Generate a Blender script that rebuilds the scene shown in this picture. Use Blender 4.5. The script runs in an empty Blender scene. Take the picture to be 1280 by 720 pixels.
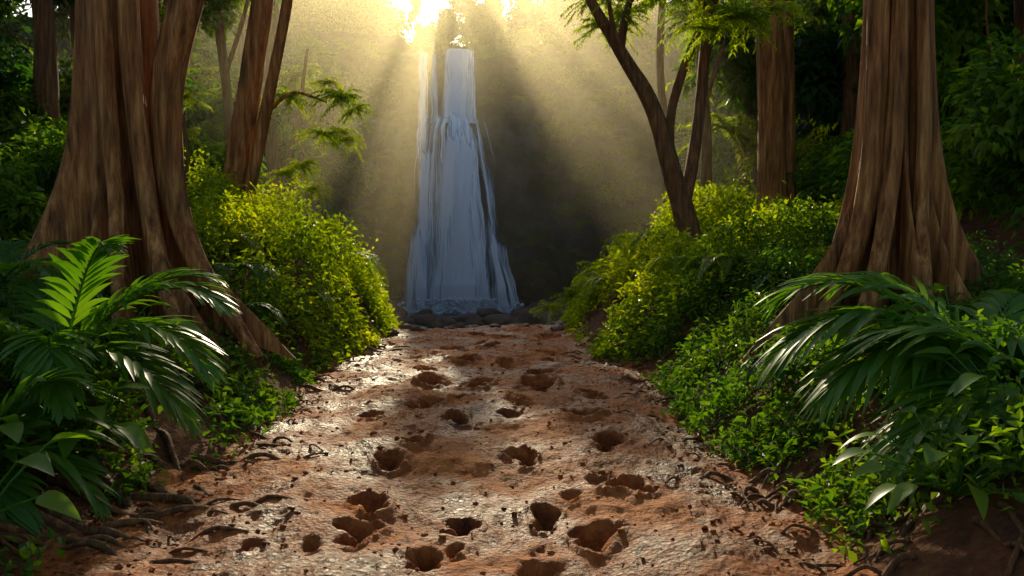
import bpy, math, random
import numpy as np
from mathutils import Vector, Euler
random.seed(7); R=np.random.RandomState(11)
scene=bpy.context.scene
# ---------------------------------------------------------------- helpers
TAB=[np.random.RandomState(100+i).rand(256,256) for i in range(6)]
def vn(x,y,seed=0):
    x=np.asarray(x,float); y=np.asarray(y,float)
    ix=np.floor(x).astype(int); iy=np.floor(y).astype(int)
    fx=x-ix; fy=y-iy; fx=fx*fx*(3-2*fx); fy=fy*fy*(3-2*fy)
    T=TAB[seed%6]
    a=T[ix&255,iy&255]; b=T[(ix+1)&255,iy&255]; c=T[ix&255,(iy+1)&255]; d=T[(ix+1)&255,(iy+1)&255]
    return (a*(1-fx)+b*fx)*(1-fy)+(c*(1-fx)+d*fx)*fy
def fbm(x,y,seed=0,o=4):
    s=0;a=.5;x=np.asarray(x,float);y=np.asarray(y,float)
    for i in range(o):
        s=s+a*(vn(x+17.3*i,y+9.1*i,seed+i)-.5)*2; x=x*2.03;y=y*2.03;a*=.5
    return s
def ss(a,b,x):
    t=np.clip((np.asarray(x,float)-a)/(b-a),0,1); return t*t*(3-2*t)
def mk(name,V,F,mat=None,smooth=True,attr=None,link=True):
    V=np.asarray(V,np.float32); me=bpy.data.meshes.new(name)
    if not isinstance(F,(list,tuple)): F=[F]
    F=[np.asarray(f,np.int32) for f in F if len(f)]
    me.vertices.add(len(V)); me.vertices.foreach_set('co',V.ravel())
    L=np.concatenate([f.ravel() for f in F]); tot=np.concatenate([np.full(len(f),f.shape[1],np.int32) for f in F])
    st=np.concatenate([[0],np.cumsum(tot)[:-1]]).astype(np.int32)
    me.loops.add(len(L)); me.loops.foreach_set('vertex_index',L)
    me.polygons.add(len(tot)); me.polygons.foreach_set('loop_start',st); me.polygons.foreach_set('loop_total',tot)
    me.polygons.foreach_set('use_smooth',np.full(len(tot),smooth))
    me.update(calc_edges=True)
    if attr is not None:
        for k,v in attr.items():
            a=me.attributes.new(k,'FLOAT','POINT'); a.data.foreach_set('value',np.asarray(v,np.float32))
    if mat: me.materials.append(mat)
    if not link: return me
    o=bpy.data.objects.new(name,me); scene.collection.objects.link(o); return o
def empty(name,loc=(0,0,0)):
    e=bpy.data.objects.new(name,None); e.empty_display_size=.3; e.location=loc; scene.collection.objects.link(e); return e
def child(o,p):
    o.parent=p; return o
class Acc:
    def __init__(s): s.V=[];s.F=[];s.A=[];s.n=0
    def add(s,V,F,a=None):
        V=np.asarray(V,np.float32).reshape(-1,3); s.V.append(V); s.F.append(np.asarray(F,np.int32)+s.n); s.n+=len(V)
        s.A.append(np.full(len(V),.5,np.float32) if a is None else np.broadcast_to(np.asarray(a,np.float32),(len(V),)) )
    def build(s,name,mat,smooth=True,link=True):
        q={}
        for f in s.F: q.setdefault(f.shape[1],[]).append(f)
        return mk(name,np.concatenate(s.V),[np.concatenate(v) for v in q.values()],mat,smooth,{'rnd':np.concatenate(s.A)},link)
    def proto(s,mat):
        V=np.concatenate(s.V); q={}
        for f in s.F: q.setdefault(f.shape[1],[]).append(f)
        return (V,[np.concatenate(v) for v in q.values()],np.concatenate(s.A),mat)
BUCK={}
def inst(name,pr,loc,s,rot=None,parent=None,sz=None):
    """stamp a leaf clump into its parent's single foliage mesh (world coordinates)"""
    V,Fs,A,mat=pr; key=(parent.name,mat.name)
    if key not in BUCK: BUCK[key]=(Acc(),parent,mat)
    acc=BUCK[key][0]
    M=np.array(Euler(rot if rot else (random.uniform(-.3,.3),random.uniform(-.3,.3),random.uniform(0,6.28))).to_matrix(),np.float32)
    W=(V*np.array([s,s,sz if sz else s],np.float32))@M.T+np.array(loc,np.float32)+np.array(parent.location,np.float32)
    n=acc.n; acc.V.append(W.astype(np.float32)); acc.A.append(A+np.float32(.7*random.random()-.35)); acc.n+=len(V)
    for f in Fs: acc.F.append(f+n)
def flush():
    for (pn,mn),(acc,par,mat) in BUCK.items():
        o=acc.build('foliage',mat,False); o.parent=par; o.location=[-c for c in par.location]
def norm(v): return v/np.maximum(np.linalg.norm(v,axis=-1,keepdims=True),1e-9)
def leaves(P,D,U,L,W,segs=2,droop=.25,fold=.15,rnd=None,wexp=.75):
    P=np.asarray(P,float);n=len(P);D=norm(np.asarray(D,float));S=norm(np.cross(D,U));N=np.cross(S,D)
    L=np.broadcast_to(L,(n,)).reshape(n,1);W=np.broadcast_to(W,(n,)).reshape(n,1)
    Dn=np.broadcast_to(droop,(n,)).reshape(n,1)
    rows=[]
    for i in range(segs+1):
        t=i/segs; w=math.sin(math.pi*min(1,t**wexp))**.8 if 0<t<1 else 0.03
        c=P+D*L*t+np.array([0,0,-1.])*L*Dn*t*t
        rows.append(np.stack([c-S*W*.5*w+N*W*fold*w, c, c+S*W*.5*w+N*W*fold*w],1))
    V=np.stack(rows,1).reshape(n,-1,3); k=3*(segs+1); f=[]
    for i in range(segs):
        a=3*i; f+= [[a,a+1,a+4,a+3],[a+1,a+2,a+5,a+4]]
    F=(np.arange(n)[:,None,None]*k+np.array(f)[None]).reshape(-1,4)
    if rnd is None: rnd=R.rand(n)
    return V.reshape(-1,3),F,np.repeat(rnd,k)
def leaf4(P,D,U,L,W,rnd=None,droop=.2):
    P=np.asarray(P,float);n=len(P);D=norm(D);S=norm(np.cross(D,U));N=np.cross(S,D)
    L=np.broadcast_to(L,(n,)).reshape(n,1);W=np.broadcast_to(W,(n,)).reshape(n,1)
    m=P+D*L*.42
    V=np.stack([P,m+S*W*.5+N*W*.18,P+D*L+np.array([0,0,-1.])*L*droop,m-S*W*.5+N*W*.18],1)
    F=(np.arange(n)[:,None,None]*4+np.array([[0,1,2],[0,2,3]])[None]).reshape(-1,3)
    if rnd is None: rnd=R.rand(n)
    return V.reshape(-1,3),F,np.repeat(rnd,4)
def catmull(P,n):
    P=np.asarray(P,float); Q=np.vstack([2*P[0]-P[1],P,2*P[-1]-P[-2]]); out=[]
    for i in range(len(P)-1):
        a,b,c,d=Q[i:i+4]
        for k in range(n):
            t=k/n; out.append(.5*((2*b)+(-a+c)*t+(2*a-5*b+4*c-d)*t*t+(-a+3*b-3*c+d)*t**3))
    out.append(P[-1]); return np.array(out)
def tube(P,r,ns=10,n=6,rough=.12,seed=0,flute=0):
    C=catmull(np.column_stack([P,r]),n); rr=C[:,3]; C=C[:,:3]; m=len(C)
    T=norm(np.gradient(C,axis=0)); ref=np.array([.31,.2,.93]) if abs(T[:,2]).mean()<.8 else np.array([.1,1,.0])
    A=norm(np.cross(T,ref)); B=np.cross(T,A); th=np.linspace(0,2*math.pi,ns,endpoint=False)
    ln=np.concatenate([[0],np.cumsum(np.linalg.norm(np.diff(C,axis=0),axis=1))])
    nz=1+rough*fbm(3+2*np.cos(th)[None]+ln[:,None]*.9+seed*3.7,2*np.sin(th)[None]+ln[:,None]*.7+seed,seed,3)*1.6
    if flute: nz=nz*(1+flute*np.cos(th[None]*5+ln[:,None]*.4+seed)+flute*.5*np.cos(th[None]*9+1+seed-ln[:,None]*.3))
    V=C[:,None]+(A[:,None]*np.cos(th)[None,:,None]+B[:,None]*np.sin(th)[None,:,None])*(rr[:,None]*nz)[...,None]
    i=np.arange(m-1)[:,None]*ns; j=np.arange(ns)[None]; k=(j+1)%ns
    F=np.stack([i+j,i+k,i+ns+k,i+ns+j],-1).reshape(-1,4)
    return V.reshape(-1,3),F
# ---------------------------------------------------------------- materials
def newmat(name):
    m=bpy.data.materials.new(name); m.use_nodes=True; nt=m.node_tree; nt.nodes.clear()
    o=nt.nodes.new('ShaderNodeOutputMaterial'); return m,nt,o
def N(nt,t,**k):
    n=nt.nodes.new(t)
    for a,b in k.items():
        if a.startswith('_'): setattr(n,a[1:],b)
        else: n.inputs[a.replace('__',' ')].default_value=b
    return n
def ramp(nt,src,stops):
    r=nt.nodes.new('ShaderNodeValToRGB'); e=r.color_ramp.elements
    while len(e)<len(stops): e.new(.5)
    for x,(p,c) in zip(e,stops): x.position=p; x.color=(*c,1) if len(c)==3 else c
    nt.links.new(src,r.inputs[0]); return r
def leafmat(name,cols,trans,trw=.45,gloss=.08,rough=.45):
    m,nt,o=newmat(name); L=nt.links.new
    a=N(nt,'ShaderNodeAttribute',_attribute_name='rnd')
    geo=N(nt,'ShaderNodeNewGeometry'); nz=N(nt,'ShaderNodeTexNoise',Scale=.9,Detail=1.0); L(geo.outputs['Position'],nz.inputs['Vector'])
    m1=N(nt,'ShaderNodeMath',_operation='MULTIPLY_ADD'); L(a.outputs['Fac'],m1.inputs[0]); m1.inputs[1].default_value=.5; L(nz.outputs['Fac'],m1.inputs[2])
    m3=N(nt,'ShaderNodeMath',_operation='SUBTRACT'); L(m1.outputs[0],m3.inputs[0]); m3.inputs[1].default_value=.24
    r=ramp(nt,m3.outputs[0],[(0,cols[0]),(.5,cols[1]),(1,cols[2])])
    p=N(nt,'ShaderNodeBsdfPrincipled',Roughness=rough); p.inputs['Specular IOR Level'].default_value=gloss*4
    L(r.outputs[0],p.inputs['Base Color'])
    t=N(nt,'ShaderNodeBsdfTranslucent'); mx=N(nt,'ShaderNodeMix',_data_type='RGBA',_blend_type='MULTIPLY'); mx.inputs[0].default_value=1
    L(r.outputs[0],mx.inputs[6]); mx.inputs[7].default_value=(*trans,1); L(mx.outputs[2],t.inputs[0])
    ms=N(nt,'ShaderNodeMixShader'); ms.inputs[0].default_value=trw; L(p.outputs[0],ms.inputs[1]); L(t.outputs[0],ms.inputs[2]); L(ms.outputs[0],o.inputs[0])
    return m
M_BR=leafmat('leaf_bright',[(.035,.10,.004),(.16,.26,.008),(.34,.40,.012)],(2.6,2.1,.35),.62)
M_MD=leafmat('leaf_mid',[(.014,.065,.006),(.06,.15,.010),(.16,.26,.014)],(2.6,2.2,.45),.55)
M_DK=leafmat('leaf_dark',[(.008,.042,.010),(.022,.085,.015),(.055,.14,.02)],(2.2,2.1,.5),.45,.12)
M_PALM=leafmat('leaf_palm',[(.03,.10,.010),(.08,.20,.016),(.16,.30,.022)],(2.4,2.1,.45),.5,.13,.38)
def barkmat(name,c0,c1,c2,sc=1.0):
    m,nt,o=newmat(name); L=nt.links.new
    g=N(nt,'ShaderNodeNewGeometry'); mp=N(nt,'ShaderNodeMapping'); mp.inputs['Scale'].default_value=(9*sc,9*sc,.8*sc); L(g.outputs['Position'],mp.inputs[0])
    n1=N(nt,'ShaderNodeTexNoise',Scale=1.6,Detail=8.0,Roughness=.65); L(mp.outputs[0],n1.inputs['Vector'])
    n2=N(nt,'ShaderNodeTexNoise',Scale=2.2,Detail=5.0); L(g.outputs['Position'],n2.inputs['Vector'])
    r=ramp(nt,n1.outputs['Fac'],[(.30,c0),(.5,c1),(.70,c2)])
    r2=ramp(nt,n2.outputs['Fac'],[(.45,(0,0,0)),(.68,(1,1,1))])
    mx=N(nt,'ShaderNodeMix',_data_type='RGBA'); fm=N(nt,'ShaderNodeMath',_operation='MULTIPLY'); L(r2.outputs[0],fm.inputs[0]); fm.inputs[1].default_value=.3
    L(fm.outputs[0],mx.inputs[0]); L(r.outputs[0],mx.inputs[6]); mx.inputs[7].default_value=(.06,.07,.02,1)
    p=N(nt,'ShaderNodeBsdfPrincipled',Roughness=.7); L(mx.outputs[2],p.inputs['Base Color']); p.inputs['Specular IOR Level'].default_value=.3
    b=N(nt,'ShaderNodeBump',Strength=1.0,Distance=.06); L(n1.outputs['Fac'],b.inputs['Height']); L(b.outputs[0],p.inputs['Normal']); L(p.outputs[0],o.inputs[0])
    return m
M_BARK=barkmat('bark_warm',(.04,.014,.004),(.36,.135,.029),(.72,.35,.10))
M_BARK2=barkmat('bark_brown',(.05,.022,.008),(.20,.085,.026),(.38,.18,.06),1.6)
def soil(name,stops,rough=.85,bd=.02,sc=14,wet=True,spec=.3,big=.5):
    m,nt,o=newmat(name); L=nt.links.new
    g=N(nt,'ShaderNodeNewGeometry')
    n1=N(nt,'ShaderNodeTexNoise',Scale=1.3,Detail=8.0,Roughness=.6); n2=N(nt,'ShaderNodeTexNoise',Scale=float(sc),Detail=10.0,Roughness=.7); n3=N(nt,'ShaderNodeTexVoronoi',Scale=38.0)
    for n in (n1,n2,n3): L(g.outputs['Position'],n.inputs['Vector'])
    ma=N(nt,'ShaderNodeMath',_operation='MULTIPLY_ADD'); L(n2.outputs['Fac'],ma.inputs[0]); ma.inputs[1].default_value=.6
    mb=N(nt,'ShaderNodeMath',_operation='MULTIPLY_ADD'); L(n1.outputs['Fac'],mb.inputs[0]); mb.inputs[1].default_value=big; mb.inputs[2].default_value=.25-big*.5; L(mb.outputs[0],ma.inputs[2])
    r=ramp(nt,ma.outputs[0],stops)
    p=N(nt,'ShaderNodeBsdfPrincipled',Roughness=rough); L(r.outputs[0],p.inputs['Base Color']); p.inputs['Specular IOR Level'].default_value=spec
    if wet:
        rr=ramp(nt,n1.outputs['Fac'],[(.38,(.34,)*3),(.58,(.75,)*3)]); L(rr.outputs[0],p.inputs['Roughness'])
    h=N(nt,'ShaderNodeMath',_operation='MULTIPLY_ADD'); L(n3.outputs['Distance'],h.inputs[0]); h.inputs[1].default_value=.35; L(n2.outputs['Fac'],h.inputs[2])
    b=N(nt,'ShaderNodeBump',Strength=.9,Distance=bd); L(h.outputs[0],b.inputs['Height']); L(b.outputs[0],p.inputs['Normal']); L(p.outputs[0],o.inputs[0]); return m
M_PATH=soil('red_mud',[(.34,(.055,.013,.003)),(.53,(.29,.072,.011)),(.72,(.56,.18,.033))],bd=.034,big=.8,spec=.2)
M_GROUND=soil('forest_soil',[(.38,(.03,.011,.004)),(.54,(.12,.04,.012)),(.7,(.22,.085,.025))],.95,.03,8,False)
M_ROCK=soil('rock_wet',[(.35,(.04,.022,.014)),(.54,(.17,.09,.05)),(.7,(.32,.18,.10))],.6,.05,5)
M_CLIFF=soil('cliff_rock',[(.40,(.005,.014,.011)),(.50,(.022,.06,.04)),(.62,(.10,.15,.12))],.7,.6,1.0)
# ---------------------------------------------------------------- terrain
def eL(y): return -2.1+.3*(vn(np.asarray(y)*.9,3.,1)-.5)+.12*(vn(np.asarray(y)*3.1,3.,1)-.5)-5.5*ss(15.5,24,y)
def eR(y): return 1.5+.3*(vn(np.asarray(y)*.9,8.,2)-.5)+.12*(vn(np.asarray(y)*3.1,8.,1)-.5)-.5*ss(8,12.5,y)+6.5*ss(17,25,y)
def H(x,y):
    x=np.asarray(x,float);y=np.asarray(y,float)
    s=np.maximum(np.maximum(eL(y)-x,x-eR(y)),0)
    base=-2.2*ss(13.2,22,y)
    B=.75+.65*ss(5,12,y)+2.5*ss(18,28,y)
    z=base+B*(1-np.exp(-(s/.95)**1.4))+.14*np.maximum(s-2.5,0)+.12*fbm(x*.8,y*.8,3)*np.minimum(s,1)
    z=z+.07*fbm(x*3.5,y*3.5,1,3)*ss(0,.4,s)*(1-ss(20,24,y))
    z=z-.55*ss(33,36,y)*(s<.01)
    z=np.where(y>47,z+(12.0+.04*(y-50)-z)*ss(48.5,50.5,y),z)
    return z
def gridfaces(nx,ny):
    i=np.arange(ny-1)[:,None]*nx; j=np.arange(nx-1)[None]
    return np.stack([i+j,i+j+1,i+nx+j+1,i+nx+j],-1).reshape(-1,4)
xs=np.concatenate([-np.geomspace(400,9.3,40),np.arange(-9,9.01,.08),np.geomspace(9.3,400,40)])
ys=np.concatenate([-np.geomspace(200,.6,14),np.arange(-.5,24,.08),np.arange(24.5,60,.5),np.geomspace(62,600,20)])
X,Y=np.meshgrid(xs,ys); Z=H(X,Y)
inside=(X>eL(Y)-.02)&(X<eR(Y)+.02)&(Y<14.6)&(Y>1.6); Z=np.where(inside,Z-.14,Z)
mk('ground',np.column_stack([X.ravel(),Y.ravel(),Z.ravel()]),gridfaces(len(xs),len(ys)),M_GROUND)
# dirt path with foot prints
px=np.arange(-2.8,2.2,.018); py=np.arange(1.5,14.8,.02); X,Y=np.meshgrid(px,py)
def pathz(X,Y,micro=True):
    e=np.minimum(X-eL(Y),eR(Y)-X)
    z=H(X,Y)+.04*np.exp(-((X+.1)/.9)**2)-.02
    z=z+.12*fbm(X*.9,Y*.7,1,3)*ss(-.1,.4,e)
    if micro: z=z+(.050*fbm(X*4,Y*3.2,2,4)+.030*np.abs(fbm(X*11,Y*9,4,3)))
    z=z-.30*ss(-.02,-.5,e)**1
    z=np.where(e<0,z+.02-.35*np.clip(-e-.10,0,.6),z)
    return z
Zp=pathz(X,Y)
prints=[(-.70,5.7,.13,.20,.10),(-.79,5.2,.12,.15,.08),(-.78,4.35,.11,.15,.09),(-.80,3.95,.12,.12,.07),(-.29,4.05,.10,.14,.09),(-.37,3.62,.10,.11,.08),(.17,4.25,.10,.17,.085),(.41,3.98,.13,.16,.09),(.06,5.3,.12,.15,.08),(.67,5.6,.13,.18,.10),(.54,4.93,.09,.10,.08),(.71,4.6,.15,.14,.09),(-.75,7.1,.16,.26,.10),(.57,6.6,.15,.25,.11),(.27,7.9,.17,.28,.12),(-.33,8.0,.14,.24,.10),(-.85,8.2,.15,.26,.10),(.33,9.0,.17,.26,.10),(-.1,9.4,.15,.22,.09),(-.6,9.7,.17,.25,.10),(.45,10.3,.17,.26,.10),(-1.05,9.1,.14,.22,.09),(.0,6.5,.11,.15,.07),(-.3,10.7,.17,.25,.10),(.2,11.5,.17,.26,.10),(-1.2,6.6,.12,.14,.05),(.12,3.55,.11,.12,.08),(-.45,6.3,.11,.16,.07),(-.9,11.0,.17,.24,.10),(-.1,12.3,.17,.24,.10),(.55,12.4,.17,.22,.09),(-.6,12.7,.17,.22,.10),(.05,7.2,.11,.17,.08),(.75,7.6,.12,.18,.08),(-.45,7.3,.11,.14,.07)]
small=[(R.uniform(-1.4,1.0),R.uniform(3.6,12.8),R.uniform(.05,.09),R.uniform(.06,.12),R.uniform(.015,.04)) for i in range(16)]
WX=fbm(X*4,Y*4,2,4); WY=fbm(X*4+9,Y*4+4,3,4); RM=vn(X*3.1,Y*3.1,4)
for (cx,cy,a,b,d) in prints+small:
    an=R.uniform(-.35,.35); dx=X-cx+WX*.10; dy=Y-cy+WY*.10; dx,dy=dx*math.cos(an)-dy*math.sin(an),dx*math.sin(an)+dy*math.cos(an)
    sg=R.choice([-1,1])
    q1=np.sqrt((dx/(a*.9))**2+((dy-b*.30)/(b*.72))**2)      # ball of the foot
    q2=np.sqrt(((dx-sg*a*.18)/(a*.68))**2+((dy+b*.62)/(b*.50))**2)+.06   # heel
    q=np.minimum(q1,q2); dep=np.where(q1<q2,1.0,.8)
    Zp=Zp-d*1.75*R.uniform(.85,1.1)*dep*(1-ss(.40,1.0,q))+d*.34*np.exp(-((q-1.2)/.22)**2)*(2.0*RM-.25)*(1+.7*WY)
mk('dirt_path',np.column_stack([X.ravel(),Y.ravel(),Zp.ravel()]),gridfaces(len(px),len(py)),M_PATH)
def pz(x,y):
    return float(Zp[min(max(int(round((y-1.5)/.02)),0),len(py)-1),min(max(int(round((x+2.8)/.018)),0),len(px)-1)])
import bmesh
def ico(sub):
    bm=bmesh.new(); bmesh.ops.create_icosphere(bm,subdivisions=sub,radius=1); bm.verts.ensure_lookup_table()
    V=np.array([v.co[:] for v in bm.verts]); F=np.array([[v.index for v in f.verts] for f in bm.faces]); bm.free(); return V,F
IV,IF=ico(1); a=Acc()
for i in range(4200):
    y=2.6+11*R.rand()**1.4; x=R.uniform(-2.1,1.6) if R.rand()<.6 else (R.choice([-2.0,1.4])+R.normal()*.2)
    if x<-2.4 or x>1.9: continue
    s=.004+.015*R.rand()**3; v=IV*(1+.25*R.randn(len(IV),1))*np.array([s*R.uniform(.8,1.5),s,s*.65])
    a.add(v+[x,y,pz(x,y)+s*.2],IF)
a.build('pebbles',M_PATH)
# rocks
IV3,IF3=ico(3)
def rock(loc,s,seed,mat=M_ROCK):
    v=IV3.copy(); n=fbm(v[:,0]*1.3+seed*5,v[:,1]*1.3+v[:,2]*1.7,seed,4); v=v*(1+.55*n[:,None]); v=v*np.array([s*1.3,s,s*.6])
    v[:,2]=np.maximum(v[:,2],-.4*s)
    o=mk('rock',v,IF3,mat); o.location=loc; o.rotation_euler=(0,0,seed*1.7); return o
for i,(x,y,s) in enumerate([(-6.5,36,.6),(-5.2,35.2,.8),(-4,36.3,.55),(-3.0,34.6,.6),(-1.8,35.6,.6),(-.4,34.9,.7),(.6,36.6,.7),(1.4,35,1.0),(2.5,36.5,.9),(3.2,38,1.2),(-7.3,38.5,1.1),(2.0,41.6,.9),(3.2,42.2,1.3),(-7.2,42,1.0),(-2.3,33.4,.35),(-4.9,33.6,.4),(.2,33.2,.4),(1.5,40.6,.6),(-5.9,33,.5),(1.9,33,.6),(-6.6,40.8,.6),(-5.9,39.2,.6),(.9,39.4,.65),(-4.4,39.9,.4),(-1.1,39.6,.5)]):
    rock((x,y,-2.2),s,i)
for i,(x,y,s) in enumerate([(-1.6,13.6,.12),(-1.1,13.9,.08),(-.3,13.8,.07),(.2,13.6,.1),(-2.0,12.8,.13),(.75,13.2,.12),(-1.9,13.9,.16),(.9,13.9,.16),(-.7,14.1,.1)]):
    rock((x,y,float(pathz(x,y,False))+.01),s,i+20,M_ROCK)
# water pool
m,nt,o=newmat('pool_water'); L=nt.links.new
p=N(nt,'ShaderNodeBsdfPrincipled',Roughness=.12); p.inputs['Base Color'].default_value=(.02,.035,.04,1); g=N(nt,'ShaderNodeNewGeometry')
n1=N(nt,'ShaderNodeTexNoise',Scale=2.5,Detail=5.0); L(g.outputs['Position'],n1.inputs['Vector']); b=N(nt,'ShaderNodeBump',Strength=.6,Distance=.1); L(n1.outputs['Fac'],b.inputs['Height']); L(b.outputs[0],p.inputs['Normal']); L(p.outputs[0],o.inputs[0])
wx=np.linspace(-9,9,60); wy=np.linspace(31,47,50); X,Y=np.meshgrid(wx,wy)
mk('pool_water',np.column_stack([X.ravel(),Y.ravel(),(-2.28+.03*fbm(X*2,Y*2,1)).ravel()]),gridfaces(60,50),m)
# ---------------------------------------------------------------- cliff
cx=np.arange(-36,36.01,.16); cz=np.arange(-4,13.6,.11)
def cliffy(x,z):
    x=np.asarray(x,float); z=np.asarray(z,float)
    bulge=2.6*np.exp(-((x+2.7)/3.6)**2)*(1-ss(6.8,9.2,z))*(1+.12*(7-z))
    y=46.6-bulge*.75
    y=y-1.8*ss(2,9,np.abs(x+3))*(1-.06*z) - .0013*x*x*4
    zq=z+.8*fbm(x*.5,z*.2,1,3); led=(zq/1.6)-np.floor(zq/1.6)
    y=y-.45*(1-led)*ss(1.5,3.5,np.abs(x+2.7))
    y=y-1.1*fbm(x*.35,z*.55,2,5)-1.0*np.abs(fbm(x*1.1,z*.6,4,5))
    return y
X,Zc=np.meshgrid(cx,cz); Yc=cliffy(X,Zc)
top=12.0+1.2*ss(1.5,4,np.abs(X+3))*(np.where(X>-3,.35,1))+.6*fbm(X*.4,X*.1+3,3,3)*ss(1.2,3,np.abs(X+3))
over=np.maximum(Zc-top,0); Yc=Yc+over*4; Zc=np.minimum(Zc,top+.1*over)
mk('cliff',np.column_stack([X.ravel(),Yc.ravel(),Zc.ravel()]),gridfaces(len(cx),len(cz)),M_CLIFF)
# ---------------------------------------------------------------- waterfall
m,nt,o=newmat('falling_water'); L=nt.links.new; m_water=m
at=N(nt,'ShaderNodeAttribute',_attribute_name='edge'); g=N(nt,'ShaderNodeAttribute',_attribute_name='uu'); gv=N(nt,'ShaderNodeAttribute',_attribute_name='vv')
cb=N(nt,'ShaderNodeCombineXYZ'); L(g.outputs['Fac'],cb.inputs[0]); L(gv.outputs['Fac'],cb.inputs[1])
def streak(sx,sy,det,off):
    mp=N(nt,'ShaderNodeMapping'); mp.inputs['Scale'].default_value=(sx,sy,1); mp.inputs['Location'].default_value=(off,off,off); L(cb.outputs[0],mp.inputs[0])
    n=N(nt,'ShaderNodeTexNoise',Scale=1.0,Detail=det,Roughness=.6); L(mp.outputs[0],n.inputs['Vector']); return n
s1=streak(2.2,.10,3.0,3); s2=streak(8,.15,4.0,9)
ad=N(nt,'ShaderNodeMath',_operation='MULTIPLY_ADD'); L(s1.outputs['Fac'],ad.inputs[0]); ad.inputs[1].default_value=1.5
h2=N(nt,'ShaderNodeMath',_operation='MULTIPLY_ADD'); L(s2.outputs['Fac'],h2.inputs[0]); h2.inputs[1].default_value=1.0; h2.inputs[2].default_value=-.43; L(h2.outputs[0],ad.inputs[2])
ad2=N(nt,'ShaderNodeMath',_operation='ADD'); L(ad.outputs[0],ad2.inputs[0]); L(at.outputs['Fac'],ad2.inputs[1])
rp=ramp(nt,ad2.outputs[0],[(.62,(0,0,0)),(.90,(1,1,1))])
rc=ramp(nt,ad2.outputs[0],[(.64,(.50,.74,.90)),(.80,(.93,.98,1.0)),(1.0,(1,1,1))])
d=N(nt,'ShaderNodeBsdfDiffuse'); L(rc.outputs[0],d.inputs[0])
tr=N(nt,'ShaderNodeBsdfTransparent'); mx=N(nt,'ShaderNodeMixShader'); L(rp.outputs[0],mx.inputs[0]); L(tr.outputs[0],mx.inputs[1]); L(d.outputs[0],mx.inputs[2]); L(mx.outputs[0],o.inputs[0])
wf=empty('waterfall',(0,0,0))
def sheet(name,zs,xl,xr,yf,dens=0.,seed=0,nu=60,nv=110,bow=.35,soft=.28,topfade=0):
    zz=np.linspace(zs[0],zs[-1],nv); u=np.linspace(0,1,nu)
    l=np.interp(-zz,-np.array(zs),xl); r=np.interp(-zz,-np.array(zs),xr); yy=np.interp(-zz,-np.array(zs),yf)
    U,V=np.meshgrid(u,zz); Xs=l[:,None]+(r-l)[:,None]*U; Ys=yy[:,None]-bow*np.sin(U*math.pi)+.22*fbm(U*(r-l)[:,None]*2.4+seed*7,V*.18,seed,4)
    Xs=Xs+.12*fbm(U*5,V*.8,seed+1,3)
    e=np.minimum(U,1-U); edge=.34*ss(0,soft,e)-.26+dens-.35*(1-ss(0,.03,e))
    if topfade: edge=edge-1.0*(1-ss(0,topfade,(zs[0]-V)+.6*fbm(U*6,U*0+seed,seed,3)))
    uu=(U-.5)*(np.max(r-l))+seed*5
    o=mk(name,np.column_stack([Xs.ravel(),Ys.ravel(),V.ravel()]),gridfaces(nu,nv),m_water,True,{'edge':edge.ravel(),'uu':uu.ravel(),'vv':V.ravel()})
    o.parent=wf; return o
sheet('upper_fall',[12.25,12.1,11,8],[-3.7,-3.7,-3.7,-3.85],[-2.15,-2.15,-2.1,-1.95],[46.2,45.3,45.1,44.9],.34,1)
sheet('upper_spray',[12.1,11,8],[-3.8,-3.9,-4.2],[-2.1,-2.0,-1.8],[45.2,44.9,44.6],.0,2)
sheet('side_trickle',[12.0,11,8,6],[-5.25,-5.3,-5.4,-5.5],[-4.7,-4.7,-4.6,-4.5],[45.6,45.2,45,44.6],.0,3,20)
sheet('side_trickle_b',[11.9,11,8],[-4.6,-4.6,-4.7],[-4.1,-4.1,-4.0],[45.6,45.3,45],-.12,4,20)
sheet('main_fall',[8.9,8.2,7.4,6,3.8,1.5,-2.3],[-4.3,-4.9,-5.3,-5.6,-5.8,-5.9,-5.9],[-1.8,-1.3,-.9,-.5,-.1,.2,.6],[44.4,43.8,43.3,43.0,42.7,42.5,42.3],-.08,5,110,160,.8,.45,.8)
sheet('main_fall_core',[8.6,7.6,5,2,-2.3],[-3.9,-4.4,-4.8,-5.0,-5.2],[-2.0,-1.5,-1.0,-.6,-.2],[44.1,43.3,42.5,42.1,41.9],.02,6,90,160,.7,.45,.9)
sheet('front_veil',[7.8,4,1,-2.3],[-3.6,-3.9,-4.1,-4.4],[-2.1,-1.7,-1.4,-1.0],[42.6,42.0,41.7,41.5],.26,7,60,120,.5,.4,1.4)
sheet('front_veil_b',[7.0,4,1,-2.3],[-5.0,-5.1,-5.3,-5.5],[-4.1,-4.2,-4.2,-4.2],[42.9,42.3,42.0,41.8],.10,10,40,110,.3,.4,1.2)
sheet('lower_cascade',[3.2,1,-.5,-2.3],[-5.4,-5.6,-5.8,-6.0],[-4.4,-4.3,-4.2,-4.1],[42.0,41.7,41.5,41.4],.0,8,50,70,.4,.4,2.0)
sheet('lower_cascade_b',[3.0,.4,-.8,-2.3],[-1.5,-1.3,-1.1,-1.0],[-.5,-.1,.3,.6],[42.0,41.7,41.5,41.4],.0,9,50,70,.4,.4,2.0)
A=Acc()
for i in range(1500):
    x=-2.7+R.normal()*1.3
    if x<-5.9 or x>.6: continue
    y=41.35-abs(R.normal())*.25; s=R.uniform(.03,.11); v=IV*(1+.2*R.randn(len(IV),1))*np.array([s*1.2,s,s]); A.add(v+[x,y,-2.25+.7*R.rand()**2.5],IF)
mf,nf,of=newmat('foam'); df=N(nf,'ShaderNodeBsdfDiffuse'); df.inputs[0].default_value=(.95,.98,1,1); nf.links.new(df.outputs[0],of.inputs[0])
fo=A.build('foam',mf,True); fo.parent=wf
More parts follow.
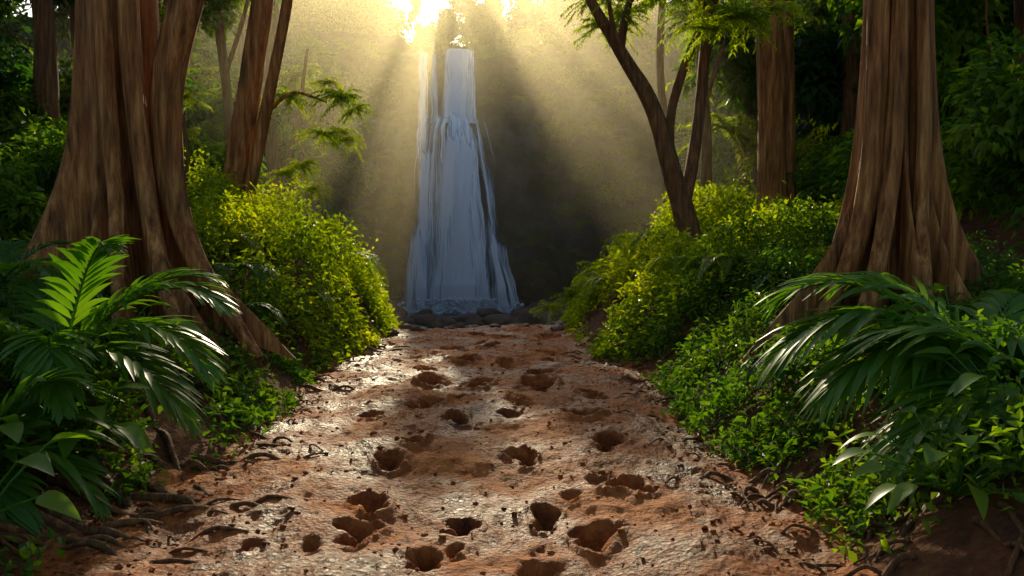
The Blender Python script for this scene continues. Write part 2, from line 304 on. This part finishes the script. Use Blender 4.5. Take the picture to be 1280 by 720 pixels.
ms_,ns_,os_=newmat('spray_mist'); vs=N(ns_,'ShaderNodeVolumeScatter',Density=.28,Anisotropy=.0); vs.inputs['Color'].default_value=(.98,.99,1,1); ns_.links.new(vs.outputs[0],os_.inputs['Volume'])
o=mk('spray_mist',IV3*np.array([3.5,.9,1.4])+[-2.7,40.9,-2.1],IF3,ms_); o.parent=wf
# ---------------------------------------------------------------- foliage prototypes
def spray(seed,ntw=24,nl=14,L0=.15,W0=.05,mat=M_MD):
    r=np.random.RandomState(seed); A=Acc(); P=[];D=[];U=[]
    for i in range(ntw):
        az=r.uniform(0,6.283); el=r.uniform(-.35,.9); ln=r.uniform(.55,1.1)
        d0=np.array([math.cos(az)*math.cos(el),math.sin(az)*math.cos(el),math.sin(el)])
        t=np.linspace(.05,1,nl)[:,None]; c=d0*t*ln+np.array([0,0,-.45])*t*t*ln
        tb=np.linspace(0,1,4)[:,None]; A.add(*tube(d0*tb*ln+np.array([0,0,-.45])*tb*tb*ln,[.012,.01,.007,.003],3,1,0),.2)
        T=norm(np.gradient(c,axis=0)); S=norm(np.cross(T,[0,0,1.])); 
        for sgn in (-1,1):
            P.append(c+r.randn(nl,3)*.01); D.append(T*.7+S*sgn*r.uniform(.6,1.1,(nl,1))+r.randn(nl,3)*.18+np.array([0,0,-.2])); U.append(np.tile([0,0,1.],(nl,1))+r.randn(nl,3)*.35)
    P=np.vstack(P);D=np.vstack(D);U=np.vstack(U);n=len(P)
    A.add(*leaf4(P,D,U,L0*r.uniform(.6,1.2,n),W0*r.uniform(.8,1.2,n)))
    return A.proto(mat)
def clump(seed,n=1300,L0=.18,W0=.10,mat=M_MD):
    r=np.random.RandomState(seed)
    c=norm(r.randn(14,3))*r.uniform(.2,.75,(14,1)); rad=r.uniform(.25,.45,14); k=r.randint(0,14,n)
    d=norm(r.randn(n,3)); P=c[k]+d*rad[k][:,None]*r.uniform(.6,1.05,(n,1))
    D=norm(d+np.array([0,0,-.35])+r.randn(n,3)*.5); U=d*.5+np.array([0,0,.8])+r.randn(n,3)*.3
    A=Acc(); A.add(*leaf4(P,D,U,L0*r.uniform(.6,1.3,n),W0*r.uniform(.7,1.3,n))); return A.proto(mat)
SP_B=[spray(i,mat=M_BR) for i in range(3)]; SP_M=[spray(i+5,mat=M_MD) for i in range(3)]; SP_D=[spray(i+9,mat=M_DK) for i in range(2)]
CL_M=[clump(i+20,mat=M_MD) for i in range(3)]; CL_D=[clump(i+30,mat=M_DK) for i in range(3)]
CL_F=[clump(i+50,1400,.14,.09,M_DK) for i in range(2)]; CL_FM=[clump(i+60,1400,.14,.09,M_MD) for i in range(2)]; CL_FB=[clump(i+70,1300,.14,.09,M_BR) for i in range(2)]
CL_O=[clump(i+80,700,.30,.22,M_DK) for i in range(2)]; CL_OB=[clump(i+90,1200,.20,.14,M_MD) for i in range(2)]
# ---------------------------------------------------------------- big buttressed trees
def buttress(name,x,y,r0,lobes,hgt,stem=None,lean=(0,0),seed=0):
    z0=float(H(x,y))-.2; nt_=260; nz=150; th=np.linspace(0,2*math.pi,nt_,endpoint=False); zz=hgt*np.linspace(0,1,nz)**1.7
    T,Zz=np.meshgrid(th,zz)
    r=r0*(1-.022*Zz)+.15*r0*np.exp(-Zz/.8)
    for (a,amp,w,h) in lobes:
        dth=(T-a+.10*np.sin(Zz*1.3+a)+math.pi)%(2*math.pi)-math.pi
        ww=w*(1+.35*Zz/1.6)
        r=r+amp*np.exp(-Zz/h)*np.exp(-(np.abs(dth)/ww)**2)+.16*r0*np.exp(-(dth/(w*.9))**2)*np.exp(-Zz/6)
    r=r*(1+.03*np.cos(T*13+Zz*.5+seed)+.03*fbm(3+T*4/1.0,Zz*.35,seed,4)*np.minimum(1,np.minimum(T,6.283-T)*3))
    zdrop=-.35*np.maximum(r-r0-.4,0)*np.exp(-Zz/.5)
    V=np.column_stack([(r*np.cos(T)+lean[0]*Zz).ravel(),(r*np.sin(T)+lean[1]*Zz).ravel(),(Zz+z0+zdrop).ravel()])
    i=np.arange(nz-1)[:,None]*nt_; j=np.arange(nt_)[None]; k=(j+1)%nt_
    F=np.stack([i+j,i+k,i+nt_+k,i+nt_+j],-1).reshape(-1,4)
    e=empty(name,(x,y,0))
    child(mk('trunk',V,F,M_BARK),e)
    return e,z0
tL,zL=buttress('buttress_tree',-3.85,8.0,.34,[(-.7,1.2,.10,.58),(-.2,1.35,.09,.62),(-1.25,.95,.11,.55),(-1.8,.8,.12,.5),(-2.5,1.2,.14,.8),(3.1,1.35,.17,.85),(.6,.7,.2,.65),(1.8,.5,.3,.7)],11,lean=(-.005,0),seed=1)
tR,zR=buttress('buttress_tree',3.55,7.4,.27,[(-2.85,1.4,.09,.60),(-2.35,1.15,.09,.60),(-1.8,.85,.11,.55),(-1.2,.7,.12,.55),(-.6,.85,.14,.65),(0.1,1.0,.17,.7),(2.6,.5,.25,.8),(1.4,.5,.3,.7)],11,lean=(-.008,0),seed=3)
def stemw(parent,pts,rad,mat=M_BARK,ns=28,n=10,flute=.06,seed=1,name='stem',rough=.12,dx=0):
    o=mk(name,*tube([(p[0]+dx,p[1],p[2]) for p in pts],rad,ns,n,rough,seed,flute),mat); o.parent=parent; o.location=[-c for c in parent.location]; return o
stemw(tL,[(-2.4,7.3,.4),(-2.7,7.42,.8),(-3.08,7.58,1.35),(-3.33,7.68,2.1),(-3.33,7.7,3.0),(-3.1,7.7,3.9),(-2.82,7.7,5.0),(-2.5,7.7,7)],[.05,.07,.09,.12,.14,.15,.14,.13],seed=2,flute=.1,dx=.06)
stemw(tL,[(-2.65,6.5,.3),(-2.95,6.85,.75),(-3.3,7.3,1.4),(-3.52,7.5,2.4),(-3.62,7.55,3.8),(-3.6,7.6,6)],[.04,.055,.075,.085,.09,.07],seed=4,flute=.1,dx=.05)
stemw(tL,[(-3.3,6.5,.5),(-3.5,6.95,1.0),(-3.72,7.4,1.9),(-3.82,7.5,3.0),(-3.9,7.55,5)],[.035,.05,.065,.07,.06],seed=7,flute=.1,dx=.05)
stemw(tR,[(2.3,6.85,.25),(2.6,6.93,.6),(2.98,7.03,1.15),(3.22,7.12,1.9),(3.3,7.16,3.0),(3.28,7.2,6)],[.04,.055,.075,.09,.09,.08],seed=5,flute=.1,dx=-.06)
stemw(tR,[(2.6,6.3,.25),(2.95,6.6,.75),(3.28,6.92,1.5),(3.42,7.04,2.6),(3.45,7.1,4.5)],[.035,.05,.065,.07,.05],seed=6,flute=.1,dx=-.06)
stemw(tR,[(3.35,6.1,.35),(3.5,6.55,.9),(3.62,6.95,1.7),(3.66,7.05,2.8),(3.6,7.1,4.5)],[.035,.05,.06,.065,.05],seed=9,flute=.1,dx=-.06)
def roots(name,base,specs,mat):
    A=Acc()
    for (x,y,az,ln,r,wig) in specs:
        n=9; pts=[];rad=[]; a=az; cx,cy=x,y
        for k in range(n+1):
            t=k/n; inside=(cx>eL(cy)-.1) and (cx<eR(cy)+.1)
            z=pz(cx,cy) if inside else float(H(cx,cy))
            pts.append((cx,cy,z+r*(.7-1.1*t)+.025*math.sin(k*1.7))); rad.append(r*(1-.85*t)+.003)
            a+=R.uniform(-wig,wig); cx+=math.cos(a)*ln/n; cy+=math.sin(a)*ln/n
        A.add(*tube(pts,rad,8,5,.25,R.randint(5)))
    return A.build(name,mat)
spec=[]
for i in range(70):
    y=3.0+9*R.rand()**1.5; x=float(eL(y))-R.uniform(0,.75); spec.append((x,y,R.uniform(-1.2,.3),R.uniform(.35,.95),R.uniform(.008,.022),.5))
for (x,y,az,ln,r) in [(-2.9,4.6,-.1,1.7,.04),(-2.9,4.2,.05,1.6,.035),(-2.7,3.95,-.1,1.3,.03),(-2.9,5.1,-.5,1.5,.04),(-2.8,5.9,-.75,1.6,.035),(-2.7,3.7,.2,1.3,.025),(-3.1,6.6,-.7,1.8,.04),(-2.6,4.4,0,1.4,.03),(-2.6,4.0,.1,1.2,.028)]: spec.append((x,y,az,ln,r,.25))
roots('exposed_roots',None,spec,M_BARK2)
spec=[]
for i in range(80):
    y=3.4+8*R.rand()**1.2; x=float(eR(y))+R.uniform(0,.65); spec.append((x,y,math.pi+R.uniform(-.5,1.3),R.uniform(.35,.9),R.uniform(.007,.02),.5))
roots('exposed_roots',None,spec,M_BARK2)
# ---------------------------------------------------------------- slender trees
def crown(parent,pts,protos,s=(.6,1.0),jit=.3,name='foliage'):
    for q in pts:
        inst(name,random.choice(protos),[q[i]+random.uniform(-jit,jit)-parent.location[i] for i in range(3)],random.uniform(*s),parent=parent)
def tree(name,stems,mat=M_BARK2):
    b=stems[0][0][0]; e=empty(name,(b[0],b[1],0))
    for i,(p,r) in enumerate(stems): stemw(e,p,r,mat,16,8,.05,i+1,'trunk' if i==0 else 'limb')
    return e
t1=tree('slender_tree',[([(2.9,12,.6),(2.7,12,1.5),(2.4,12,2.5),(2.08,12,3.5),(1.6,12,4.3),(1.1,12.1,5.2),(.7,12.2,6.2)],[.24,.17,.14,.12,.09,.07,.05]),
 ([(2.55,12,1.9),(2.72,12.1,2.7),(2.85,12.2,3.6),(2.95,12.2,5.2),(3.0,12.3,7)],[.10,.09,.08,.07,.05]),
 ([(2.35,12,2.6),(2.4,12.1,3.5),(2.7,12.1,4.4),(3.2,12.2,5.4),(3.7,12.2,6.5)],[.08,.07,.06,.05,.03]),
 ([(2.08,12,3.5),(1.8,11.9,3.85),(1.5,11.8,4.5),(1.4,11.8,5.0)],[.07,.05,.045,.03]),
 ([(1.6,12,4.3),(1.7,12,4.9),(2.0,12.2,5.6)],[.07,.05,.03])])
crown(t1,[(x,12.2+random.uniform(-1,1.3),z) for x,z in [(.5,5.8),(1.0,5.4),(1.3,5.3),(1.6,5.2),(1.9,4.8),(2.1,5.2),(2.4,5.5),(2.6,5.0),(3.0,5.3),(3.4,5.0),(3.7,5.5),(.1,6.0),(3.9,5.1),(1.4,4.9),(2.9,4.5),(3.3,4.6)]],SP_B,(.45,.75),.2)
t2=tree('straight_tree',[([(4.65,14,.9),(4.56,14,2.2),(4.5,14,4.3),(4.35,14,6.2),(4.2,14,10)],[.34,.25,.23,.22,.18]),([(5.0,14.2,1.0),(4.86,14.1,2.2),(4.8,14.1,4.3),(4.72,14.1,6.2),(4.8,14.1,9)],[.2,.14,.13,.12,.1])],M_BARK)
crown(t2,[(5.0+random.uniform(-1,2.5),14+random.uniform(-1.5,2),random.uniform(8.6,10.5)) for i in range(8)],SP_M,(.8,1.2))
t3=tree('leaning_tree',[([(-4.75,13,.9),(-4.62,13,1.8),(-4.38,13,3.1),(-4.0,13,5.3),(-3.6,13,8)],[.32,.22,.19,.17,.13]),([(-4.5,12.9,1.2),(-4.3,12.9,2.0),(-3.95,12.9,3.5),(-3.55,12.9,5.4),(-3.2,12.9,8)],[.15,.11,.09,.08,.06]),([(-4.1,13,3.4),(-3.6,13.2,3.9),(-3.1,13.5,3.8)],[.04,.025,.012])],M_BARK)
crown(t3,[(x,13.8+random.uniform(-.5,.8),z) for x,z in [(-3.3,4.2),(-3.0,3.9),(-2.8,3.9),(-3.3,3.3),(-3.0,3.1),(-3.0,3.5),(-3.5,2.5),(-5.6,3.4),(-5.8,4.2),(-5.6,5.2),(-3.4,2.9),(-2.7,3.6),(-3.6,3.7),(-3.7,2.7)]],SP_B,(.35,.62),.2)
crown(t3,[(-5.8+random.uniform(-1.5,1.0),14+random.uniform(-1,2),random.uniform(7.5,9)) for i in range(5)],SP_M,(.8,1.2))
for (x,y,h,r) in [(-6.6,15,10,.12),(-5.9,16.5,10,.1),(-7.6,13,10,.16),(7.5,12,9,.14),(6.2,15,10,.13),(3.9,16.5,9,.10),(3.3,17.5,9,.09),(8.6,16,10,.18),(-9,17,10,.2),(5.4,19,10,.15),(-6.2,21,11,.17),(7,23,12,.2),(-8.5,26,12,.22)]:
    z=float(H(x,y)); t=tree('jungle_tree',[([(x,y,z-.2),(x+.1,y,z+h*.3),(x-.1,y,z+h*.6),(x+.2,y,z+h)],[r*1.4,r,r*.9,r*.6]),([(x+.05,y,z+h*.4),(x+.5,y+.1,z+h*.55),(x+.9,y,z+h*.75)],[r*.5,r*.4,r*.2])])
    crown(t,[(x+random.uniform(-1.0,1.0)+(.6 if x>0 else -.6),y+random.uniform(-1.5,1.5),z+h*random.uniform(.6,.98)) for i in range(6)],SP_M+SP_B,(.7,1.1))
for T_,x,y in ((tL,-3.9,8),(tR,3.6,7.4)):
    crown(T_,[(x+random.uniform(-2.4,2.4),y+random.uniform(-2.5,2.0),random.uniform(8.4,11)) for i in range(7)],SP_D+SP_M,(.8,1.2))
A=Acc()
for (x,y,dx) in [(-5.0,12,.3),(-5.3,12.4,-.2),(-5.6,11,.25),(5.6,12,.3),(5.9,12.5,-.3),(6.6,11,.2)]:
    z=float(H(x,y)); A.add(*tube([(x,y,z),(x+dx*.5,y,z+1.5),(x-dx*.6,y+.1,z+3),(x+dx,y,z+5),(x,y,z+8)],[.03,.022,.02,.022,.02],6,8,.3,3))
A.build('lianas',M_BARK2)
# ---------------------------------------------------------------- undergrowth on the banks
def clr(x,y): return 1-.9*np.exp(-(((x+3.3)/1.0)**2+((y-7.1)/1.0)**2))-.9*np.exp(-(((x-3.0)/.9)**2+((y-6.6)/.9)**2))
def under(name,n,yr,side,smax,mat,L0,hfun,thr=.30):
    y=R.uniform(*yr,n*2); s=smax*R.rand(n*2)**1.1
    x=np.where(side<0,eL(y)-s,eR(y)+s)
    k=vn(x*1.7+9,y*1.7,3)*.6+vn(x*4.5,y*4.5,1)*.4
    keep=((k>thr+.25*R.rand(n*2))|(s>1.6))&(R.rand(n*2)<clr(x,y)+.25)
    x,y,s=x[keep][:n],y[keep][:n],s[keep][:n]; n=len(x)
    h=hfun(x,y,s)
    e=.12; hz=lambda a,b: H(a,b)+hfun(a,b,np.maximum(np.maximum(eL(b)-a,a-eR(b)),0))
    gx=(hz(x+e,y)-hz(x-e,y))/(2*e); gy=(hz(x,y+e)-hz(x,y-e))/(2*e)
    nn=norm(np.stack([-gx,-gy,np.ones(n)],1)); u=R.rand(n)**.6
    P=np.stack([x,y,H(x,y)+h*u+.02],1)+R.randn(n,3)*.05
    D=norm(nn*.7+R.randn(n,3)*.75+np.array([0,0,-.25])); U=nn+R.randn(n,3)*.35+np.array([0,0,.4])
    A=Acc(); A.add(*leaf4(P,D,U,L0*R.uniform(.6,1.5,n),L0*.55*R.uniform(.8,1.3,n))); return A.build(name,mat,False)
def hL(x,y,s): return ss(.05,.5,s)*(.08+.85*vn(x*1.4,y*1.4,2)**1.7+.55*vn(x*3.4,y*3.4,4)**2)*(.6+.7*ss(8,12,y))*clr(x,y)
def hR(x,y,s): return ss(.05,.5,s)*(.06+.75*vn(x*1.4+5,y*1.4,2)**1.7+.55*vn(x*3.4,y*3.4,4)**2)*(.6+.7*ss(9,13,y))*clr(x,y)
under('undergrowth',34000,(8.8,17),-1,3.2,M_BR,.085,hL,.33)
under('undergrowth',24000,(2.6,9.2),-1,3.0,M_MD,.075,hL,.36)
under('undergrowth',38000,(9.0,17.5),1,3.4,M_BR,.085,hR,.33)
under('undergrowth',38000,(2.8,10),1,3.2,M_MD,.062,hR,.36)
def shrub(pts,protos,name='shrub'):
    c=pts[0]; e=empty(name,(c[0],c[1],0))
    for (x,y,z,s) in pts: inst('foliage',random.choice(protos),(x-c[0],y-c[1],z),s,parent=e)
shrub([(-3.5,11.3,1.1,.6),(-3.1,11.6,.75,.5),(-2.75,11.2,.45,.45),(-2.5,11.8,.3,.38),(-3.9,11.8,1.6,.7),(-3.4,12.4,1.6,.6),(-3.0,12.6,1.0,.5),(-4.3,11.2,1.6,.65),(-3.6,10.4,1.0,.45),(-3.0,10.5,.6,.45),(-2.6,10.4,.25,.3)],SP_B)
shrub([(1.7,14.2,.8,.6),(1.1,14.6,.5,.5),(.7,14.8,.25,.42),(2.3,14.2,1.2,.7),(2.9,14.0,1.5,.7),(1.6,15,1.0,.6),(2.4,15.4,1.5,.7),(3.2,15,1.8,.8),(1.5,13.2,.5,.35),(2.1,12.9,.8,.5),(3.5,13.3,1.5,.6)],SP_B)
shrub([(3.1,11.2,1.1,.5),(3.7,11.5,1.5,.6),(4.2,12,1.8,.6),(3.4,10.4,1.0,.4),(4.3,10.8,1.6,.6),(5,11.6,1.9,.7),(5.5,12.8,2.3,.8)],SP_M+SP_B)
shrub([(2.0,9.0,.4,.26),(2.2,8.4,.45,.3),(2.6,8.8,.7,.34),(2.0,7.6,.35,.24),(2.4,7.4,.5,.26)],SP_M)
# ---------------------------------------------------------------- dense jungle walls
jw=empty('jungle_foliage')
def scatter(n,xr,yr,hr,protos,s,test=None):
    for i in range(n):
        x=random.uniform(*xr); y=random.uniform(*yr)
        if test and not test(x,y): continue
        z=float(H(x,y))+random.uniform(*hr); inst('foliage',random.choice(protos),(x,y,z),random.uniform(*s),parent=jw)
scatter(46,(-9,-4.8),(8.5,16),(0,1.6),CL_M+SP_M,(.5,1.0),lambda x,y:x<-5)
scatter(60,(-13,-5.6),(10,18),(.5,7),CL_D+CL_M+SP_M,(.8,1.3))
scatter(46,(5.0,10),(8,15),(0,1.8),CL_M+SP_M,(.5,1.0))
scatter(56,(5.8,13),(10,18),(.5,7),CL_D+CL_M+SP_M,(.8,1.3))
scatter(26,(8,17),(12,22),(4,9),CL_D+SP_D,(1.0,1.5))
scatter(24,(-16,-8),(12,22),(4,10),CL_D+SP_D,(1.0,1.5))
scatter(44,(-11,-5.5),(17,26),(0,7),CL_M+SP_B,(.8,1.5),lambda x,y:x<-5.4-(y-16)*.16)
scatter(50,(4.2,12),(17,26),(0,7),CL_M+SP_B,(.8,1.5),lambda x,y:x>4+(y-16)*.18)
scatter(24,(4.2,8),(15,19),(0,2.5),SP_B,(.6,1.0))
scatter(40,(-18,-6.8),(26,40),(0,9),CL_FM,(1.4,2.4),lambda x,y:x<-8)
scatter(46,(6.5,18),(26,40),(0,9),CL_FM,(1.4,2.4),lambda x,y:x>7.5)
cf=empty('cliff_foliage')
for i in range(360):
    x=random.uniform(-12,11); z=random.uniform(-2.0,13.2)
    if -6.4<x<1.3 and not (z<12.5 and z>9 and (x>-1.2 or x<-6)): continue
    y=float(cliffy(x,z)); inst('foliage',random.choice(CL_F+CL_FM+SP_M),(x,y-.3,z),random.uniform(.4,1.1),parent=cf)
bf=empty('background_forest')
def bclump(x,y,z,s,P=None): inst('foliage',random.choice(P or (CL_F+CL_FM)),(x,y,z),s,parent=bf)
for i in range(46): bclump(random.uniform(-22,-8.0),random.uniform(47.5,52),random.uniform(12,16.0),random.uniform(1.2,1.9),CL_FM+CL_FB)
for i in range(50): bclump(random.uniform(2.9,22),random.uniform(47.5,52),random.uniform(12,16.0),random.uniform(1.2,1.9),CL_FM+CL_FB)
for i in range(26): bclump(random.uniform(-14,9),random.uniform(62,72),random.uniform(12,15.2),random.uniform(1.5,2.4),CL_F+CL_FM)
for i in range(110): bclump(random.uniform(-30,22),random.uniform(105,122),random.uniform(13,32),random.uniform(3.5,5),CL_F+CL_FM)
# leaf clumps added on the plateau to block sun; gaps shape the light shafts
def sun_blockers(xr,zr,n,s=(1.3,2.0),P=None,yr=(50,53.5)):
    for i in range(n): bclump(random.uniform(*xr),random.uniform(*yr),random.uniform(*zr),random.uniform(*s),P or CL_O)
sun_blockers((-20,-8.0),(13,16.2),66); sun_blockers((3.2,20),(13,16.2),82)
sun_blockers((-4.5,-2.0),(14.4,17.4),26,(.5,.85),CL_OB); sun_blockers((-1.7,-.7),(12.6,17.4),26,(.45,.7),CL_OB)
sun_blockers((-6.3,-5.9),(12.5,16.8),9,(.35,.5),CL_OB); sun_blockers((.7,1.0),(12.8,16.8),9,(.35,.5),CL_OB)  # thin blockers added inside the gaps to split the shafts
for x in (-18,-13,-10,4.6,8,13,18):
    o=mk('trunk',*tube([(x,52,11.5),(x+.2,52,13),(x-.2,52,14.5),(x,52,16)],[.45,.35,.3,.2],10,5),M_BARK2); o.parent=bf
flush()
# ---------------------------------------------------------------- palms and ferns
def frond(A,base,az,ln,rise,fall,ll,npair=20,lw=.04,droop=.45,ang=.9,seed=0,segs=5):
    t=np.linspace(0,1,14)[:,None]; d=np.array([math.cos(az),math.sin(az),0]); side=np.array([-math.sin(az),math.cos(az),0])
    f=lambda t: np.array(base)+d*ln*(t-.12*t*t)+np.array([0,0,1.])*(rise*t*1.6-fall*t*t*1.6)+side*.08*ln*np.sin(t*2+seed)
    C=f(t); A.add(*tube(C,list(np.linspace(.011,.003,14)),5,1,0),.6)
    tt=np.linspace(.16,.99,npair)[:,None]; P=f(tt); T=norm(f(tt+.01)-f(tt-.01)); S=norm(np.cross(T,[0,0,1.])); U=np.cross(S,T)
    prof=np.sin(np.pi*(.12+.86*tt[:,0]**.8))**.7
    for sg in (-1,1):
        an=ang*(1-.55*tt); D=T*np.cos(an)+S*sg*np.sin(an)+U*.25+R.randn(npair,3)*.05
        A.add(*leaves(P,D,U+R.randn(npair,3)*.12,ll*prof*R.uniform(.88,1.08,npair),lw*(.5+.6*prof),segs,droop*R.uniform(.7,1.3,npair),.12,R.rand(npair)*.5+.25))
def palm(name,base,specs,mat=M_PALM):
    A=Acc()
    for i,s in enumerate(specs): frond(A,base,*s,seed=i)
    return A.build(name,mat,True)
palm('palm_plant',(-3.05,5.2,.65),[(-.35,1.4,.75,.75,.46,28,.055,.4,.8),(-.05,1.35,1.0,.75,.46,28,.055,.4,.8),(.35,1.2,.95,.6,.42,26,.05,.35,.8),(-.9,1.2,.7,.75,.44,26,.055,.4,.8),(-1.5,1.1,.8,.8,.42,24,.05,.4,.8),(2.2,1.1,.9,.6,.4,22,.045,.4,.8),(3.1,1.1,.8,.6,.4,22,.045,.4,.8),(-2.3,1.0,.8,.7,.4,22,.045,.4,.8),(-.6,1.0,1.2,.7,.42,24,.05,.35,.8),(-.2,1.25,.5,.7,.44,26,.055,.4,.8)])
palm('palm_plant',(-2.95,4.2,.2),[(-.1,.85,.5,.6,.34,16,.065,.35,.8),(.5,.95,.65,.6,.34,16,.065,.35,.8),(-.6,.8,.4,.6,.32,16,.06,.35,.8),(1.2,.9,.8,.6,.34,16,.06,.35,.8),(2.5,.9,.7,.6,.34,16,.06,.35,.8),(.2,.7,.9,.6,.32,16,.06,.35,.8)])
palm('fern',(-3.7,5.7,1.15),[(-.5,.9,.6,.75,.17,30,.022,.3,1.1),(.1,.85,.6,.7,.17,30,.022,.3,1.1),(-1.2,.9,.6,.8,.17,30,.022,.3,1.1),(1,.8,.7,.6,.17,30,.022,.3,1.1),(2,.8,.7,.6,.17,30,.022,.3,1.1),(3,.8,.7,.6,.17,30,.022,.3,1.1)],M_MD)
palm('palm_plant',(2.95,5.0,.65),[(3.1,1.5,.9,.85,.62,26,.065,.55,.75),(2.75,1.4,1.1,.85,.58,26,.06,.5,.75),(3.6,1.4,.7,.75,.6,26,.065,.55,.75),(4.1,1.25,.6,.7,.58,24,.065,.5,.75),(4.8,1.1,.7,.7,.5,20,.06,.5,.75),(2.2,1.1,1.0,.7,.5,20,.055,.45,.75),(.6,1.2,.9,.7,.5,20,.05,.5,.75),(5.6,1.1,.8,.7,.5,20,.05,.5,.75)])
palm('palm_plant',(3.05,4.3,.5),[(3.3,1.3,.65,.75,.58,24,.065,.55,.75),(2.8,1.25,.95,.75,.55,24,.065,.5,.75),(3.9,1.1,.5,.7,.5,20,.06,.55,.75),(1.8,1,.9,.7,.45,18,.05,.5,.75),(3.0,1.1,.4,.65,.55,22,.065,.5,.75)],M_PALM)
def broad(name,base,n,L0,W0,mat=M_PALM,el=(.2,1.1)):
    A=Acc(); P=[];D=[]
    for i in range(n):
        az=R.uniform(0,6.28); e=R.uniform(*el); st=R.uniform(.25,.55)
        d=np.array([math.cos(az)*math.cos(e),math.sin(az)*math.cos(e),math.sin(e)]); b=np.array(base)
        p=b+d*st; A.add(*tube([b,b+d*st*.5+[0,0,.03],p],[.009,.007,.005],5,3,0),.5)
        P.append(p); D.append(d*np.array([1,1,.3])+np.array([0,0,-.1]))
    A.add(*leaves(np.array(P),np.array(D),np.tile([0,0,1.],(n,1))+R.randn(n,3)*.2,L0*R.uniform(.7,1.2,n),W0*R.uniform(.8,1.2,n),7,R.uniform(.2,.6,n),.12,None,.62)); return A.build(name,mat,True)
for (x,y,s) in [(-2.75,4.1,1),(-2.6,4.75,.8),(-3.2,4.7,1.1),(-2.5,3.6,.8),(2.1,3.7,.6),(2.6,4.0,.7),(-3.1,6.1,.8),(3.3,5.9,.9)]:
    broad('broadleaf_plant',(x,y,float(H(x,y))+.02),16,.34*s,.15*s)
fs=lambda n,l,m: [(R.uniform(0,6.28),l*R.uniform(.8,1.1),.55*l,.7*l,.16*l/.7,26,.022,.3,1.1) for _ in range(n)]
for (x,y,l,n) in [(-3.3,9.4,.7,9),(-4.4,6.3,.8,9),(3.9,5.9,.7,9),(2.9,8.6,.6,8),(4.8,9.2,.9,9),(-3.0,14.0,1.2,10),(2.6,13.4,.9,10),(-5.3,9.8,1.0,9),(5.4,7.6,.9,9),(1.9,14.6,1.0,10),(-3.9,10.3,.9,9),(-2.7,9.9,.6,9),(2.2,10.4,.6,9),(1.6,12.4,.6,8),(2.0,5.9,.4,8),(-3.2,12.2,.8,9),(3.6,11.6,.9,9),(2.2,4.6,.45,8),(-2.9,8.3,.55,8),(2.6,9.6,.7,9),(-3.5,11.0,.9,9),(1.9,11.4,.6,8)]:
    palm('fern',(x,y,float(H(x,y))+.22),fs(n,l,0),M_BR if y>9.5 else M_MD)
# ---------------------------------------------------------------- haze
m,nt,o=newmat('humid_haze'); v=N(nt,'ShaderNodeVolumeScatter',Density=.0072,Anisotropy=.70); v.inputs['Color'].default_value=(1,.86,.54,1); nt.links.new(v.outputs[0],o.inputs['Volume'])
bx=np.array([[sx,sy,sz] for sz in (-3.2,15.5) for sy in (13.5,46.4) for sx in (-10,8)],float)
mk('mist',bx,np.array([[0,2,3,1],[4,5,7,6],[0,1,5,4],[2,6,7,3],[0,4,6,2],[1,3,7,5]]),m,False)
# ---------------------------------------------------------------- light, sky, camera
EL,AZ=math.radians(21.5),math.radians(-4.4)
S=Vector((math.sin(AZ)*math.cos(EL),math.cos(AZ)*math.cos(EL),math.sin(EL)))
sl=bpy.data.lights.new('sun','SUN'); sl.energy=5; sl.angle=math.radians(.5); sl.color=(1,.84,.52)
so=bpy.data.objects.new('sun',sl); so.rotation_euler=S.to_track_quat('Z','Y').to_euler(); so.location=(0,0,30); scene.collection.objects.link(so)
w=bpy.data.worlds.new('World'); scene.world=w; w.use_nodes=True; nt=w.node_tree; bg=nt.nodes['Background']; sk=nt.nodes.new('ShaderNodeTexSky'); sk.sky_type='NISHITA'; sk.sun_disc=False; sk.sun_elevation=EL; sk.sun_rotation=AZ
sk.dust_density=2.0; sk.ozone_density=.7
bg.inputs[1].default_value=.15; nt.links.new(sk.outputs[0],bg.inputs[0])
scene.view_settings.view_transform='Standard'; scene.view_settings.look='None'; scene.view_settings.exposure=0
cam=bpy.data.cameras.new('camera'); cam.lens=28; cam.clip_end=2000; co=bpy.data.objects.new('camera',cam); scene.collection.objects.link(co)
co.location=(0,0,1.5); co.rotation_euler=(math.radians(90-3.45),0,0); scene.camera=co
